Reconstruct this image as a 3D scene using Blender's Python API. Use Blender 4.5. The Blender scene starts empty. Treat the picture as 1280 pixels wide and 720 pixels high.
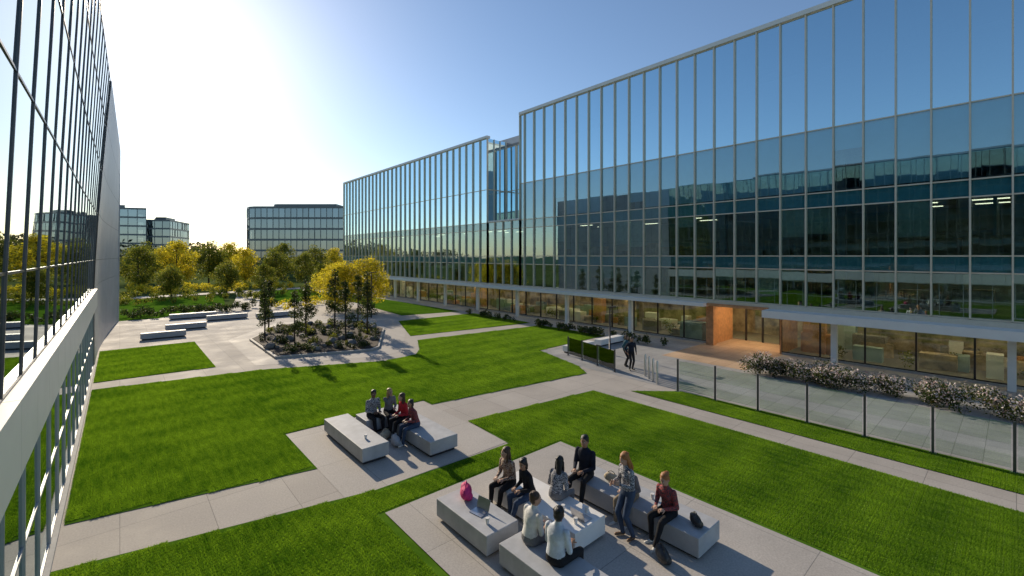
import bpy, bmesh, math, random
import numpy as np
from mathutils import Vector, Matrix
random.seed(7); np.random.seed(7)
R=math.radians
scene=bpy.context.scene
COL=scene.collection

# ------------------------------------------------------------------ materials
def nmat(name):
    m=bpy.data.materials.new(name); m.use_nodes=True
    nt=m.node_tree; nt.nodes.clear()
    out=nt.nodes.new('ShaderNodeOutputMaterial')
    return m,nt,out
def N(nt,t,**kw):
    n=nt.nodes.new(t)
    for k,v in kw.items():
        if k in n.inputs.keys(): n.inputs[k].default_value=v
        else: setattr(n,k,v)
    return n
def L(nt,a,b): nt.links.new(a,b)
def ramp(nt,fac,stops):
    r=nt.nodes.new('ShaderNodeValToRGB'); cr=r.color_ramp
    while len(cr.elements)<len(stops): cr.elements.new(0.5)
    for e,(p,c) in zip(cr.elements,stops):
        e.position=p; e.color=(c[0],c[1],c[2],1)
    L(nt,fac,r.inputs[0]); return r
def c4(c): return (c[0],c[1],c[2],1)

def simple(name,col,rough=.6,metal=0,var=.15,scale=6,bump=.0,bscale=60,spec=.5):
    m,nt,out=nmat(name)
    b=N(nt,'ShaderNodeBsdfPrincipled',Roughness=rough,Metallic=metal)
    b.inputs['Specular IOR Level'].default_value=spec
    tc=N(nt,'ShaderNodeTexCoord')
    no=N(nt,'ShaderNodeTexNoise',Scale=scale,Detail=5.0,Roughness=.6); L(nt,tc.outputs['Object'],no.inputs['Vector'])
    lo=[c*(1-var) for c in col]; hi=[min(1,c*(1+var)) for c in col]
    r=ramp(nt,no.outputs['Fac'],[(.3,lo),(.7,hi)]); L(nt,r.outputs[0],b.inputs['Base Color'])
    if bump:
        n2=N(nt,'ShaderNodeTexNoise',Scale=bscale,Detail=4.0); L(nt,tc.outputs['Object'],n2.inputs['Vector'])
        bp=N(nt,'ShaderNodeBump',Strength=bump,Distance=.02); L(nt,n2.outputs['Fac'],bp.inputs['Height']); L(nt,bp.outputs[0],b.inputs['Normal'])
    L(nt,b.outputs[0],out.inputs[0]); return m

def paving(name,c1,c2,size,mortar,rough=.7,stain=.35,ratio=1.0,off=.0,rot=0):
    m,nt,out=nmat(name)
    b=N(nt,'ShaderNodeBsdfPrincipled',Roughness=rough)
    b.inputs['Specular IOR Level'].default_value=.3
    tc=N(nt,'ShaderNodeTexCoord')
    mp=N(nt,'ShaderNodeMapping'); mp.inputs['Rotation'].default_value=(0,0,rot); L(nt,tc.outputs['Object'],mp.inputs['Vector'])
    br=N(nt,'ShaderNodeTexBrick',Color1=c4(c1),Color2=c4(c2),Mortar=c4(mortar),Scale=1.0)
    br.inputs['Brick Width'].default_value=size*ratio; br.inputs['Row Height'].default_value=size
    br.inputs['Mortar Size'].default_value=.008; br.inputs['Mortar Smooth'].default_value=.2
    br.offset=off; L(nt,mp.outputs[0],br.inputs['Vector'])
    n1=N(nt,'ShaderNodeTexNoise',Scale=.5,Detail=7.0,Roughness=.65); L(nt,tc.outputs['Object'],n1.inputs['Vector'])
    r1=ramp(nt,n1.outputs['Fac'],[(.3,(1-stain,)*3),(.65,(1,1,1))])
    n2=N(nt,'ShaderNodeTexNoise',Scale=30.0,Detail=4.0); L(nt,tc.outputs['Object'],n2.inputs['Vector'])
    r2=ramp(nt,n2.outputs['Fac'],[(.3,(.82,)*3),(.7,(1.08,)*3)])
    mx=N(nt,'ShaderNodeMixRGB',blend_type='MULTIPLY',Fac=1.0); L(nt,br.outputs[0],mx.inputs[1]); L(nt,r1.outputs[0],mx.inputs[2])
    mx2=N(nt,'ShaderNodeMixRGB',blend_type='MULTIPLY',Fac=1.0); L(nt,mx.outputs[0],mx2.inputs[1]); L(nt,r2.outputs[0],mx2.inputs[2])
    L(nt,mx2.outputs[0],b.inputs['Base Color'])
    rr=ramp(nt,n1.outputs['Fac'],[(.3,(rough-.15,)*3),(.7,(min(1,rough+.1),)*3)]); L(nt,rr.outputs[0],b.inputs['Roughness'])
    bp=N(nt,'ShaderNodeBump',Strength=.35,Distance=.01); L(nt,br.outputs['Fac'],bp.inputs['Height']); bp.invert=True
    L(nt,bp.outputs[0],b.inputs['Normal'])
    L(nt,b.outputs[0],out.inputs[0]); return m

def glass(name,tint,gloss,refl,rough=.01,wav=.005):
    m,nt,out=nmat(name)
    tr=N(nt,'ShaderNodeBsdfTransparent',Color=c4(tint))
    gl=N(nt,'ShaderNodeBsdfGlossy',Color=c4(gloss),Roughness=rough)
    fr=N(nt,'ShaderNodeFresnel',IOR=1.5)
    mr=N(nt,'ShaderNodeMapRange'); mr.inputs['To Min'].default_value=refl; mr.inputs['To Max'].default_value=1
    L(nt,fr.outputs[0],mr.inputs['Value'])
    tc=N(nt,'ShaderNodeTexCoord')
    no=N(nt,'ShaderNodeTexNoise',Scale=.9,Detail=2.0); L(nt,tc.outputs['Object'],no.inputs['Vector'])
    bp=N(nt,'ShaderNodeBump',Strength=wav,Distance=.2); L(nt,no.outputs['Fac'],bp.inputs['Height']); L(nt,bp.outputs[0],gl.inputs['Normal'])
    mx=N(nt,'ShaderNodeMixShader'); L(nt,mr.outputs[0],mx.inputs[0]); L(nt,tr.outputs[0],mx.inputs[1]); L(nt,gl.outputs[0],mx.inputs[2])
    L(nt,mx.outputs[0],out.inputs[0]); return m

def leafmat(name,stops,trans=.45,nscale=1.2):
    m,nt,out=nmat(name)
    ge=N(nt,'ShaderNodeNewGeometry')
    r=ramp(nt,ge.outputs['Random Per Island'],stops)
    no=N(nt,'ShaderNodeTexNoise',Scale=nscale,Detail=2.0); L(nt,ge.outputs['Position'],no.inputs['Vector'])
    r2=ramp(nt,no.outputs['Fac'],[(.3,(.6,.6,.6)),(.7,(1.25,1.25,1.25))])
    mx=N(nt,'ShaderNodeMixRGB',blend_type='MULTIPLY',Fac=1.0); L(nt,r.outputs[0],mx.inputs[1]); L(nt,r2.outputs[0],mx.inputs[2])
    d=N(nt,'ShaderNodeBsdfPrincipled',Roughness=.55); L(nt,mx.outputs[0],d.inputs['Base Color'])
    d.inputs['Specular IOR Level'].default_value=.25
    t=N(nt,'ShaderNodeBsdfTranslucent'); L(nt,mx.outputs[0],t.inputs['Color'])
    ms=N(nt,'ShaderNodeMixShader',Fac=trans); L(nt,d.outputs[0],ms.inputs[1]); L(nt,t.outputs[0],ms.inputs[2])
    L(nt,ms.outputs[0],out.inputs[0]); return m

M={}
M['pave']=paving('concrete_paving',(.46,.42,.38),(.50,.46,.42),1.5,(.28,.26,.24),rough=.85,stain=.22)
M['pad']=paving('bench_pad_concrete',(.48,.445,.41),(.51,.475,.44),2.4,(.30,.29,.27),rough=.8,stain=.2)
M['plaza']=paving('granite_plaza',(.37,.37,.375),(.43,.425,.42),.6,(.22,.22,.22),rough=.65,stain=.3,off=.5)
M['warm']=paving('sunlit_warm_stone',(.54,.37,.24),(.60,.42,.28),.8,(.33,.22,.14))  # warm tone of the sunlit entrance paving is put into this colour
M['kerb']=simple('kerb_stone',(.42,.40,.37),.75,bump=.2)
M['soil']=simple('mulch',(.045,.03,.02),.9,var=.5,scale=9,bump=.8,bscale=40)
M['bench']=simple('bench_concrete',(.42,.43,.45),.6,var=.14,scale=3,bump=.15,bscale=90)
M['benchw']=simple('bench_white_concrete',(.80,.79,.77),.55,var=.05,scale=3,bump=.1,bscale=90)
M['frame']=simple('sun_tinted_aluminium',(.72,.63,.49),.4,.2,var=.05)  # aluminium with the sun's warm gold painted into its base colour
M['white']=simple('white_panel',(.80,.78,.73),.45,0,var=.04,scale=1.5)
M['dark']=simple('dark_metal',(.05,.05,.055),.4,.6,var=.1)
M['postm']=simple('grey_post_metal',(.12,.12,.13),.4,.6,var=.1)
M['steel']=simple('brushed_steel',(.5,.5,.5),.35,.9,var=.08)
M['slab']=simple('floor_slab',(.35,.35,.34),.8)
M['ceil']=simple('ceiling',(.6,.6,.58),.8)
M['carpet']=simple('interior_floor',(.24,.22,.19),.8)
M['core']=simple('core_wall',(.30,.38,.36),.8,var=.4,scale=.6)
M['wood']=simple('oak_cladding',(.52,.26,.11),.5,var=.25,scale=4)
M['blind']=simple('roller_blind',(.6,.64,.58),.8)
M['skyrefl']=simple('sky_reflection_backing',(.36,.62,.72),.8,var=.08,scale=.7)  # pale teal stands in for sky reflected in the middle glass row
M['furn']=simple('office_furniture',(.40,.31,.2),.7,var=.7,scale=1.3)
M['roof']=simple('roof_membrane',(.3,.3,.3),.8)
M['clad']=simple('silver_cladding',(.50,.50,.50),.5,.2,var=.08,scale=.8)
M['gv']=glass('vision_glass',(.60,.80,.76),(.72,.94,.97),.36)
M['gt']=glass('upper_glass',(.25,.50,.68),(.66,.89,1.0),.84)
M['gm']=glass('middle_glass',(.80,.97,1.0),(.72,.94,1.0),.34)
M['gs']=glass('spandrel_glass',(.7,.92,.95),(.7,.88,.92),.28)
M['spand']=simple('spandrel_backing',(.20,.50,.56),.6,var=.1)
M['gg']=glass('ground_floor_glass',(.84,.95,.86),(.8,.95,.9),.10)
M['gl']=glass('left_glass',(.25,.34,.37),(.78,.86,.88),.5)
M['gb']=glass('balustrade_glass',(.92,.96,.95),(.9,.95,.95),.06)
M['bark']=simple('bark',(.07,.05,.035),.9,var=.4,scale=12,bump=.6)
def emis(name,col,st):
    m,nt,out=nmat(name); e=N(nt,'ShaderNodeEmission',Color=c4(col),Strength=st); L(nt,e.outputs[0],out.inputs[0]); return m
M['lit']=emis('office_ceiling_light',(1,.86,.62),2.6)
M['litw']=emis('lobby_ceiling_light',(1,.78,.48),11.0)

# ------------------------------------------------------------------ mesh helpers
class MB:
    def __init__(s): s.v=[];s.f=[];s.m=[];s.mats=[]
    def mi(s,k):
        if k not in s.mats: s.mats.append(k)
        return s.mats.index(k)
    def quad(s,a,b,c,d,k):
        i=len(s.v); s.v+= [a,b,c,d]; s.f.append((i,i+1,i+2,i+3)); s.m.append(s.mi(k))
    def hexa(s,p,k):
        i=len(s.v); s.v+=p
        for q in ((0,3,2,1),(4,5,6,7),(0,1,5,4),(1,2,6,5),(2,3,7,6),(3,0,4,7)):
            s.f.append(tuple(i+j for j in q)); s.m.append(s.mi(k))
    def box(s,x0,x1,y0,y1,z0,z1,k):
        s.hexa([(x0,y0,z0),(x1,y0,z0),(x1,y1,z0),(x0,y1,z0),(x0,y0,z1),(x1,y0,z1),(x1,y1,z1),(x0,y1,z1)],k)
    def poly(s,pts,z,k):
        i=len(s.v); s.v+=[(p[0],p[1],z) for p in pts]; s.f.append(tuple(range(i,i+len(pts)))); s.m.append(s.mi(k))
    def prism(s,pts,z0,z1,k):
        n=len(pts); i=len(s.v)
        s.v+=[(p[0],p[1],z0) for p in pts]+[(p[0],p[1],z1) for p in pts]
        s.f.append(tuple(i+n+j for j in range(n))); s.m.append(s.mi(k))
        s.f.append(tuple(i+j for j in reversed(range(n)))); s.m.append(s.mi(k))
        for j in range(n):
            q=(j+1)%n; s.f.append((i+j,i+q,i+n+q,i+n+j)); s.m.append(s.mi(k))
    def build(s,name,parent=None,smooth=False,bevel=0):
        me=bpy.data.meshes.new(name); me.from_pydata(s.v,[],s.f)
        for k in s.mats: me.materials.append(M[k] if isinstance(k,str) else k)
        me.polygons.foreach_set('material_index',s.m)
        if smooth: me.polygons.foreach_set('use_smooth',[True]*len(s.f))
        me.update()
        o=bpy.data.objects.new(name,me); COL.objects.link(o)
        if parent: o.parent=parent
        if bevel:
            b=o.modifiers.new('bevel','BEVEL'); b.width=bevel; b.segments=2; b.limit_method='ANGLE'
        return o
def empty(name,loc=(0,0,0)):
    e=bpy.data.objects.new(name,None); e.location=loc; COL.objects.link(e); e.empty_display_size=.5; return e

# ------------------------------------------------------------------ ground
M['ground']=simple('far_ground',(.09,.12,.04),.95,var=.4,scale=.05,spec=.0)
g=MB(); g.quad((-1500,-1500,-.05),(1500,-1500,-.05),(1500,1500,-.05),(-1500,1500,-.05),'ground'); g.build('ground')
g=MB(); g.poly([(-1.6,-30),(60,-30),(60,80),(14,80),(9,56),(-1.6,56)],0,'pave'); g.build('pavement')
g=MB(); g.poly([(-1.6,74.5),(40,84),(40,87),(-1.6,78)],-.02,'pave'); g.poly([(9.5,56),(12.5,56),(16,80),(13.5,80)],-.01,'pave'); g.build('footpath')
g=MB(); g.poly([(17.15,-12),(26.98,-12),(26.98,18.2),(18.3,18.2),(17.15,14.3)],.004,'plaza'); g.build('plaza')
g=MB(); g.poly([(22.5,8.6),(32,8.6),(32,13.0),(22.5,13.0)],.008,'warm'); g.build('entrance_pavement')
g=MB(); g.poly([(4.24,1.5),(9.75,1.5),(9.75,8.9),(4.24,8.9)],.03,'pad'); g.poly([(3.83,9.95),(8.6,9.95),(8.6,14.9),(3.83,14.9)],.006,'pad'); g.build('bench_pad')

lawnA=[(-.85,12.85),(3.83,11.95),(3.83,14.9),(8.65,14.9),(8.65,14.3),(16.4,13.3),(17.2,14.5),(18.35,18.35),(25.1,18.8),(25.1,24.9),(14.6,25.9),(13.2,23.2),(12.4,22.2),(10.4,21.9),(5.2,24.1),(-.85,25.1)]
lawnB=[(-.85,26.4),(3.55,26.2),(3.6,34.9),(-.85,34.9)]
lawnC=[(14.95,27.5),(25.3,26.4),(25.5,34.4),(17.6,34.4)]
lawnDE=[(-.92,-8),(14.5,-8),(14.5,11.45),(8.7,12.1),(8.55,9.85),(4.5,9.95),(-.92,11.1)]
lawnF=[(15.6,-8),(17.1,-8),(17.1,9.0),(15.6,10.4)]
lawnG=[(-.3,50),(2.5,50),(8.6,57),(11,74),(-.3,73)]
lawnH=[(19.5,37.5),(25.3,36.5),(25.3,70),(22.5,70)]
lawnI=[(12,57),(21,57),(24,79),(16.5,79)]
def inside(x,y,P):
    c=False;n=len(P);j=n-1
    for i in range(n):
        if (P[i][1]>y)!=(P[j][1]>y) and x<(P[j][0]-P[i][0])*(y-P[i][1])/(P[j][1]-P[i][1])+P[i][0]: c=not c
        j=i
    return c
def lawnmat(name,lo,hi,br=1.0):
    m,nt,out=nmat(name)
    b=N(nt,'ShaderNodeBsdfPrincipled',Roughness=.8); b.inputs['Specular IOR Level'].default_value=.0
    ge=N(nt,'ShaderNodeNewGeometry')
    n1=N(nt,'ShaderNodeTexNoise',Scale=.35,Detail=6.0,Roughness=.7); L(nt,ge.outputs['Position'],n1.inputs['Vector'])
    mp=N(nt,'ShaderNodeMapping'); mp.inputs['Scale'].default_value=(7,1.6,1); mp.inputs['Rotation'].default_value=(0,0,.9); L(nt,ge.outputs['Position'],mp.inputs['Vector'])
    n2=N(nt,'ShaderNodeTexNoise',Scale=1.0,Detail=4.0,Roughness=.7); L(nt,mp.outputs[0],n2.inputs['Vector'])
    ad=N(nt,'ShaderNodeMath',operation='ADD'); L(nt,n1.outputs['Fac'],ad.inputs[0]); L(nt,n2.outputs['Fac'],ad.inputs[1])
    ml=N(nt,'ShaderNodeMath',operation='MULTIPLY'); ml.inputs[1].default_value=.5; L(nt,ad.outputs[0],ml.inputs[0])
    # mower passes
    sp=N(nt,'ShaderNodeSeparateXYZ'); L(nt,ge.outputs['Position'],sp.inputs[0])
    m1=N(nt,'ShaderNodeMath',operation='MULTIPLY'); m1.inputs[1].default_value=2*math.pi/1.5; L(nt,sp.outputs['Y'],m1.inputs[0])
    m2=N(nt,'ShaderNodeMath',operation='SINE'); L(nt,m1.outputs[0],m2.inputs[0])
    m3=N(nt,'ShaderNodeMath',operation='MULTIPLY_ADD'); m3.inputs[1].default_value=.03; L(nt,m2.outputs[0],m3.inputs[0]); L(nt,ml.outputs[0],m3.inputs[2])
    r=ramp(nt,m3.outputs[0],[(.37,lo),(.63,hi)])
    return m,nt,out,b,r
m,nt,out,b,r=lawnmat('lawn_thatch',(.045,.11,.008),(.10,.20,.018)); L(nt,r.outputs[0],b.inputs['Base Color']); L(nt,b.outputs[0],out.inputs[0]); M['thatch']=m
m,nt,out,b,r=lawnmat('grass_blade',(.085,.22,.008),(.30,.50,.024))
ge=N(nt,'ShaderNodeNewGeometry'); rr=ramp(nt,ge.outputs['Random Per Island'],[(0,(.6,.65,.5)),(.5,(1,1,1)),(1,(1.5,1.3,1.2))])
mx=N(nt,'ShaderNodeMixRGB',blend_type='MULTIPLY',Fac=1.0); L(nt,r.outputs[0],mx.inputs[1]); L(nt,rr.outputs[0],mx.inputs[2])
L(nt,mx.outputs[0],b.inputs['Base Color']); b.inputs['Roughness'].default_value=.5; b.inputs['Specular IOR Level'].default_value=.3
t=N(nt,'ShaderNodeBsdfTranslucent'); L(nt,mx.outputs[0],t.inputs['Color'])
ms=N(nt,'ShaderNodeMixShader',Fac=.5); L(nt,b.outputs[0],ms.inputs[1]); L(nt,t.outputs[0],ms.inputs[2]); L(nt,ms.outputs[0],out.inputs[0]); M['blade']=m

g=MB()
for P in (lawnA,lawnB,lawnC,lawnDE,lawnF,lawnG,lawnH): g.poly(P,.012,'thatch')
g.poly(lawnI,.012,'thatch')
g.build('lawn')
cs=.2
cells=MB()
def padhole(x,y): return 4.24<x<9.75 and y<8.9
for P,full in ((lawnA,1),(lawnB,1),(lawnC,1),(lawnDE,1),(lawnF,1)):
    xs=[p[0] for p in P]; ys=[p[1] for p in P]
    x=min(xs)+cs/2
    while x<max(xs):
        y=max(min(ys),-3)+cs/2
        while y<max(ys):
            h=cs*.3
            if not(x<2.5 and y<4) and inside(x-h,y-h,P) and inside(x+h,y-h,P) and inside(x+h,y+h,P) and inside(x-h,y+h,P) and not (padhole(x-h,y-h) or padhole(x+h,y-h) or padhole(x-h,y+h) or padhole(x+h,y+h)):
                q=[(x-.095,y-.095,.016),(x+.095,y-.095,.016),(x+.095,y+.095,.016),(x-.095,y+.095,.016)]
                k=random.randint(0,3); q=q[k:]+q[:k]
                cells.quad(*q,'thatch')
            y+=cs
        x+=cs
gr=cells.build('lawn_grass'); gr.instance_type='FACES'; gr.show_instancer_for_render=True
nb=330
v=[];f=[]
for i in range(nb):
    x,y=np.random.uniform(-.112,.112,2); h=random.uniform(.012,.038); a=random.uniform(0,6.28); w=.0042
    dx,dy=math.cos(a)*w,math.sin(a)*w; lx,ly=np.random.normal(0,.013,2)
    k=len(v); v+=[(x-dx,y-dy,0),(x+dx,y+dy,0),(x+lx,y+ly,h)]; f.append((k,k+1,k+2))
me=bpy.data.meshes.new('grass_patch'); me.from_pydata(v,[],f); me.materials.append(M['blade'])
gp=bpy.data.objects.new('grass_patch',me); COL.objects.link(gp); gp.parent=gr

# planter bed
outer=[(5.1,25.2),(10.7,23.0),(12.2,23.4),(16,30.1),(16,36.8),(9.7,40.4),(5.3,34.1)]
inner=[(6.2,26.2),(10.9,24.6),(11.6,25.1),(14.8,31.2),(14.8,35.2),(9.5,38.3),(6.3,32.9)]
def inset(P,t):
    cx=sum(p[0] for p in P)/len(P); cy=sum(p[1] for p in P)/len(P)
    return [(cx+(p[0]-cx)*t,cy+(p[1]-cy)*t) for p in P]
pb=empty('planter_bed')
g=MB(); g.prism(inner,.0,.13,'kerb'); g.build('kerb',pb,bevel=.01)
g=MB(); g.prism(inset(inner,.965),.05,.16,'soil'); g.build('soil',pb)
g=MB(); g.poly(outer,.005,'pad'); g.build('planter_surround')

# ------------------------------------------------------------------ foliage tools
def leaf_arrays(cent,rad,n,size,flat=1.0):
    cent=np.array(cent); rad=np.array(rad)
    w=rad**2; idx=np.random.choice(len(cent),n,p=w/w.sum())
    d=np.random.normal(0,1,(n,3)); d/=np.linalg.norm(d,axis=1)[:,None]
    r=np.random.uniform(.25,1,n)**.5
    p=cent[idx]+d*(r*rad[idx])[:,None]*np.array([1,1,flat])
    a=np.random.normal(0,1,(n,3)); a/=np.linalg.norm(a,axis=1)[:,None]
    b=np.cross(a,np.random.normal(0,1,(n,3))); b/=np.linalg.norm(b,axis=1)[:,None]
    s=size*np.random.uniform(.6,1.3,n)[:,None]
    v=np.stack([p-a*s,p+b*s*.5,p+a*s,p-b*s*.5],1).reshape(-1,3)
    return v
def tube(mb,pts,rads,k,n=7):
    i0=len(mb.v)
    for j,(p,r) in enumerate(zip(pts,rads)):
        p=Vector(p); q=Vector(pts[min(j+1,len(pts)-1)])-Vector(pts[max(j-1,0)])
        q.normalize(); u=q.orthogonal().normalized(); w=q.cross(u)
        for a in range(n):
            t=6.2832*a/n; mb.v.append(tuple(p+u*math.cos(t)*r+w*math.sin(t)*r))
    for j in range(len(pts)-1):
        for a in range(n):
            b=(a+1)%n; mb.f.append((i0+j*n+a,i0+j*n+b,i0+(j+1)*n+b,i0+(j+1)*n+a)); mb.m.append(mb.mi(k))
def tree_mesh(name,H,W,trunk,nleaf,lsize,mk,shape='round',ncl=30,r0=.09,clr=.28):
    mb=MB(); cl=[];cr=[]
    zc0=trunk
    pts=[(0,0,0)]; x=y=0
    for i in range(1,7):
        x+=random.uniform(-.05,.05)*W*.3; y+=random.uniform(-.05,.05)*W*.3; pts.append((x,y,H*.92*i/6))
    tube(mb,pts,[r0*(1-.14*i)+.01 for i in range(7)],'bark')
    for i in range(ncl):
        t=random.uniform(0,1); z=zc0+(H-zc0)*t
        if shape=='round': pr=math.sin(math.pi*min(1,max(.12,t*.85+.13)))**.6
        else: pr=(1-t)**.7*.95+.1
        a=random.uniform(0,6.28); rr=W/2*pr*random.uniform(.25,.92)
        c=(x*t+math.cos(a)*rr,y*t+math.sin(a)*rr,z-.05*H*random.random())
        cl.append(c); cr.append(W*clr*random.uniform(.5,1.1)*(.6+.5*pr))
        zb=max(trunk*.7,z-rr*.9); k=min(5,int(zb/(H*.92)*6)); tt=zb/(H*.92)*6-k
        b=tuple(pts[k][q]*(1-tt)+pts[k+1][q]*tt for q in range(3))
        mid=tuple((b[q]*.45+c[q]*.55)+(0,0,.04*H)[q] for q in range(3))
        tube(mb,[b,mid,c],[r0*.32,r0*.2,r0*.07],'bark',5)
    v=leaf_arrays(cl,cr,nleaf,lsize,.8)
    i=len(mb.v); mb.v+= [tuple(q) for q in v]; mk_i=mb.mi(mk)
    for j in range(nleaf): mb.f.append((i+4*j,i+4*j+1,i+4*j+2,i+4*j+3)); mb.m.append(mk_i)
    me=bpy.data.meshes.new(name); me.from_pydata(mb.v,[],mb.f)
    for k in mb.mats: me.materials.append(M[k])
    me.polygons.foreach_set('material_index',mb.m); me.update()
    return me
def put(name,me,loc,s=1,rz=None,sz=None):
    o=bpy.data.objects.new(name,me); COL.objects.link(o); o.location=loc
    o.rotation_euler=(0,0,random.uniform(0,6.28) if rz is None else rz); o.scale=(s,s,sz or s); return o
M['leafD']=leafmat('dark_leaves',[(0,(.025,.045,.012)),(.6,(.06,.095,.022)),(1,(.16,.16,.035))],.4)
M['leafG']=leafmat('green_leaves',[(0,(.07,.11,.015)),(.5,(.19,.22,.025)),(1,(.38,.34,.04))],.55)
M['leafY']=leafmat('yellow_leaves',[(0,(.32,.32,.02)),(.5,(.68,.56,.03)),(1,(.85,.68,.05))],.6)
M['leafF']=leafmat('far_leaves',[(0,(.07,.085,.04)),(.5,(.12,.13,.06)),(1,(.19,.17,.08))],.3,.05)
M['blossom']=leafmat('blossom',[(0,(.55,.35,.35)),(.4,(.75,.62,.58)),(1,(.85,.8,.76))],.3)

dk=[tree_mesh('slender_tree',4.2,1.25,1.25,1900,.06,'leafD','cone',26,.05,.27) for _ in range(3)]
for i,(x,y,s) in enumerate([(6.9,31.5,.9),(7.9,35,1),(7.6,27.6,.88),(9.3,31.3,1.05),(10.7,28.0,1.0),(11.6,32.5,1.05),(12.8,29.6,1.08),(13.7,33.4,1.0)]):
    put('slender_tree',dk[i%3],(x,y,.13),s,sz=s*random.uniform(.9,1.05))
yl=[tree_mesh('yellow_tree',5.0,4.4,1.2,9000,.085,'leafY','round',46,.1,.22) for _ in range(2)]
for i,(x,y,s) in enumerate([(16.0,43.8,.95),(18.9,43.4,1.05),(17.0,48,.9)]): put('yellow_tree',yl[i%2],(x,y,0),s)
gt=[tree_mesh('broadleaf_tree',8.5,7,2,7000,.17,mk,'round',46,.16,.22) for mk in('leafG','leafY','leafG')]
for i,(x,y,s) in enumerate([(2.2,92,.8),(7.5,98,.92),(13,104,.95),(17.5,96,.8),(22,92,.78),(26,88,.7),(33,104,.9),(9,120,1),(20,125,1),(30,118,1),(40,112,.85),(3.5,118,.95),(50,105,.9),(12,78,.55),(16,74,.5),(5,72,.5),(23,70,.5)]):
    put('broadleaf_tree',gt[(i*7+i//3)%3],(x,y,-.05),s)

cl=[];cr=[]
for i in range(520):
    a=R(random.uniform(-25,75)); r=random.uniform(230,330)
    cl.append((math.sin(a)*r,math.cos(a)*r,random.uniform(-1,6)+2.5*math.sin(a*23))); cr.append(random.uniform(4,7.5))
v=leaf_arrays(cl,cr,75000,.8)
me=bpy.data.meshes.new('distant_trees'); me.from_pydata([tuple(q) for q in v],[],[(4*j,4*j+1,4*j+2,4*j+3) for j in range(len(v)//4)]); me.materials.append(M['leafF'])
COL.objects.link(bpy.data.objects.new('distant_trees',me))

def shrub_mesh(name,specs,n,size,mk,extra=None):
    cl=[];cr=[]
    for (x,y,r) in specs:
        for k in range(4):
            cl.append((x+random.uniform(-.5,.5)*r,y+random.uniform(-.5,.5)*r,.13+r*random.uniform(.25,.9))); cr.append(r*random.uniform(.4,.7))
    v=leaf_arrays(cl,cr,n,size); nf=len(v)//4; mi=[0]*nf; mats=[mk]
    if extra:
        mk2,n2,s2=extra
        cl2=[(c[0],c[1],c[2]+r*.25) for c,r in zip(cl,cr)]
        v2=leaf_arrays(cl2,[r*1.05 for r in cr],n2,s2); mi+= [1]*(len(v2)//4); v=np.concatenate([v,v2]); mats.append(mk2)
    v=[tuple((q[0],q[1],max(.03,q[2]))) for q in v]
    me=bpy.data.meshes.new(name); me.from_pydata(v,[],[(4*j,4*j+1,4*j+2,4*j+3) for j in range(len(v)//4)])
    for k in mats: me.materials.append(M[k])
    me.polygons.foreach_set('material_index',mi)
    o=bpy.data.objects.new(name,me); COL.objects.link(o); return o
sp=[]
while len(sp)<130:
    x=random.uniform(6,15);y=random.uniform(24,38.5)
    if inside(x,y,inset(inner,.93)): sp.append((x,y,random.uniform(.16,.38)))
shrub_mesh('planter_shrubs',sp[:25],4500,.05,'leafG')
shrub_mesh('planter_shrubs',sp[25:],15000,.05,'leafD',('blossom',1500,.035))
M['rock']=simple('boulder_rock',(.20,.185,.17),.85,var=.3,scale=5,bump=.5,bscale=15)
bm=bmesh.new()
for i in range(36):
    while True:
        x=random.uniform(6,15);y=random.uniform(24,38)
        if inside(x,y,inset(inner,.94)): break
    r=random.uniform(.12,.32)
    ret=bmesh.ops.create_icosphere(bm,subdivisions=2,radius=r,matrix=Matrix.Translation((x,y,.16+r*.3))@Matrix.Diagonal((1,random.uniform(.7,1.2),.7,1)))
    for q in ret['verts']: q.co+=Vector(np.random.normal(0,r*.07,3))
me=bpy.data.meshes.new('boulders'); bm.to_mesh(me); bm.free(); me.materials.append(M['rock']); COL.objects.link(bpy.data.objects.new('boulders',me))
sp=[(22.6+random.uniform(-.55,.55),random.uniform(-3,8.2),random.uniform(.4,.62)) for i in range(80)]
shrub_mesh('flowering_hedge',sp,18000,.05,'leafD',('blossom',8000,.045))
sp=[(24.5+random.uniform(-.3,.3),random.uniform(14,34),random.uniform(.2,.4)) for i in range(50)]
shrub_mesh('border_plants',sp,7000,.06,'leafD')
sp=[(random.uniform(0,22),random.uniform(80,92),random.uniform(.4,1.1)) for i in range(60)]+[(random.uniform(12,18),random.uniform(46,56),random.uniform(.3,.6)) for i in range(20)]
shrub_mesh('golden_shrubs',sp,12000,.11,'leafY')
sp=[(random.uniform(0,24),random.uniform(62,79),random.uniform(.4,.8)) for i in range(60)]
shrub_mesh('golden_shrubs',sp,10000,.1,'leafG')
sp=[(random.uniform(.2,13),random.uniform(50,54),random.uniform(.35,.65)) for i in range(36)]
shrub_mesh('low_hedge',sp,8000,.08,'leafD')

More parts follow.
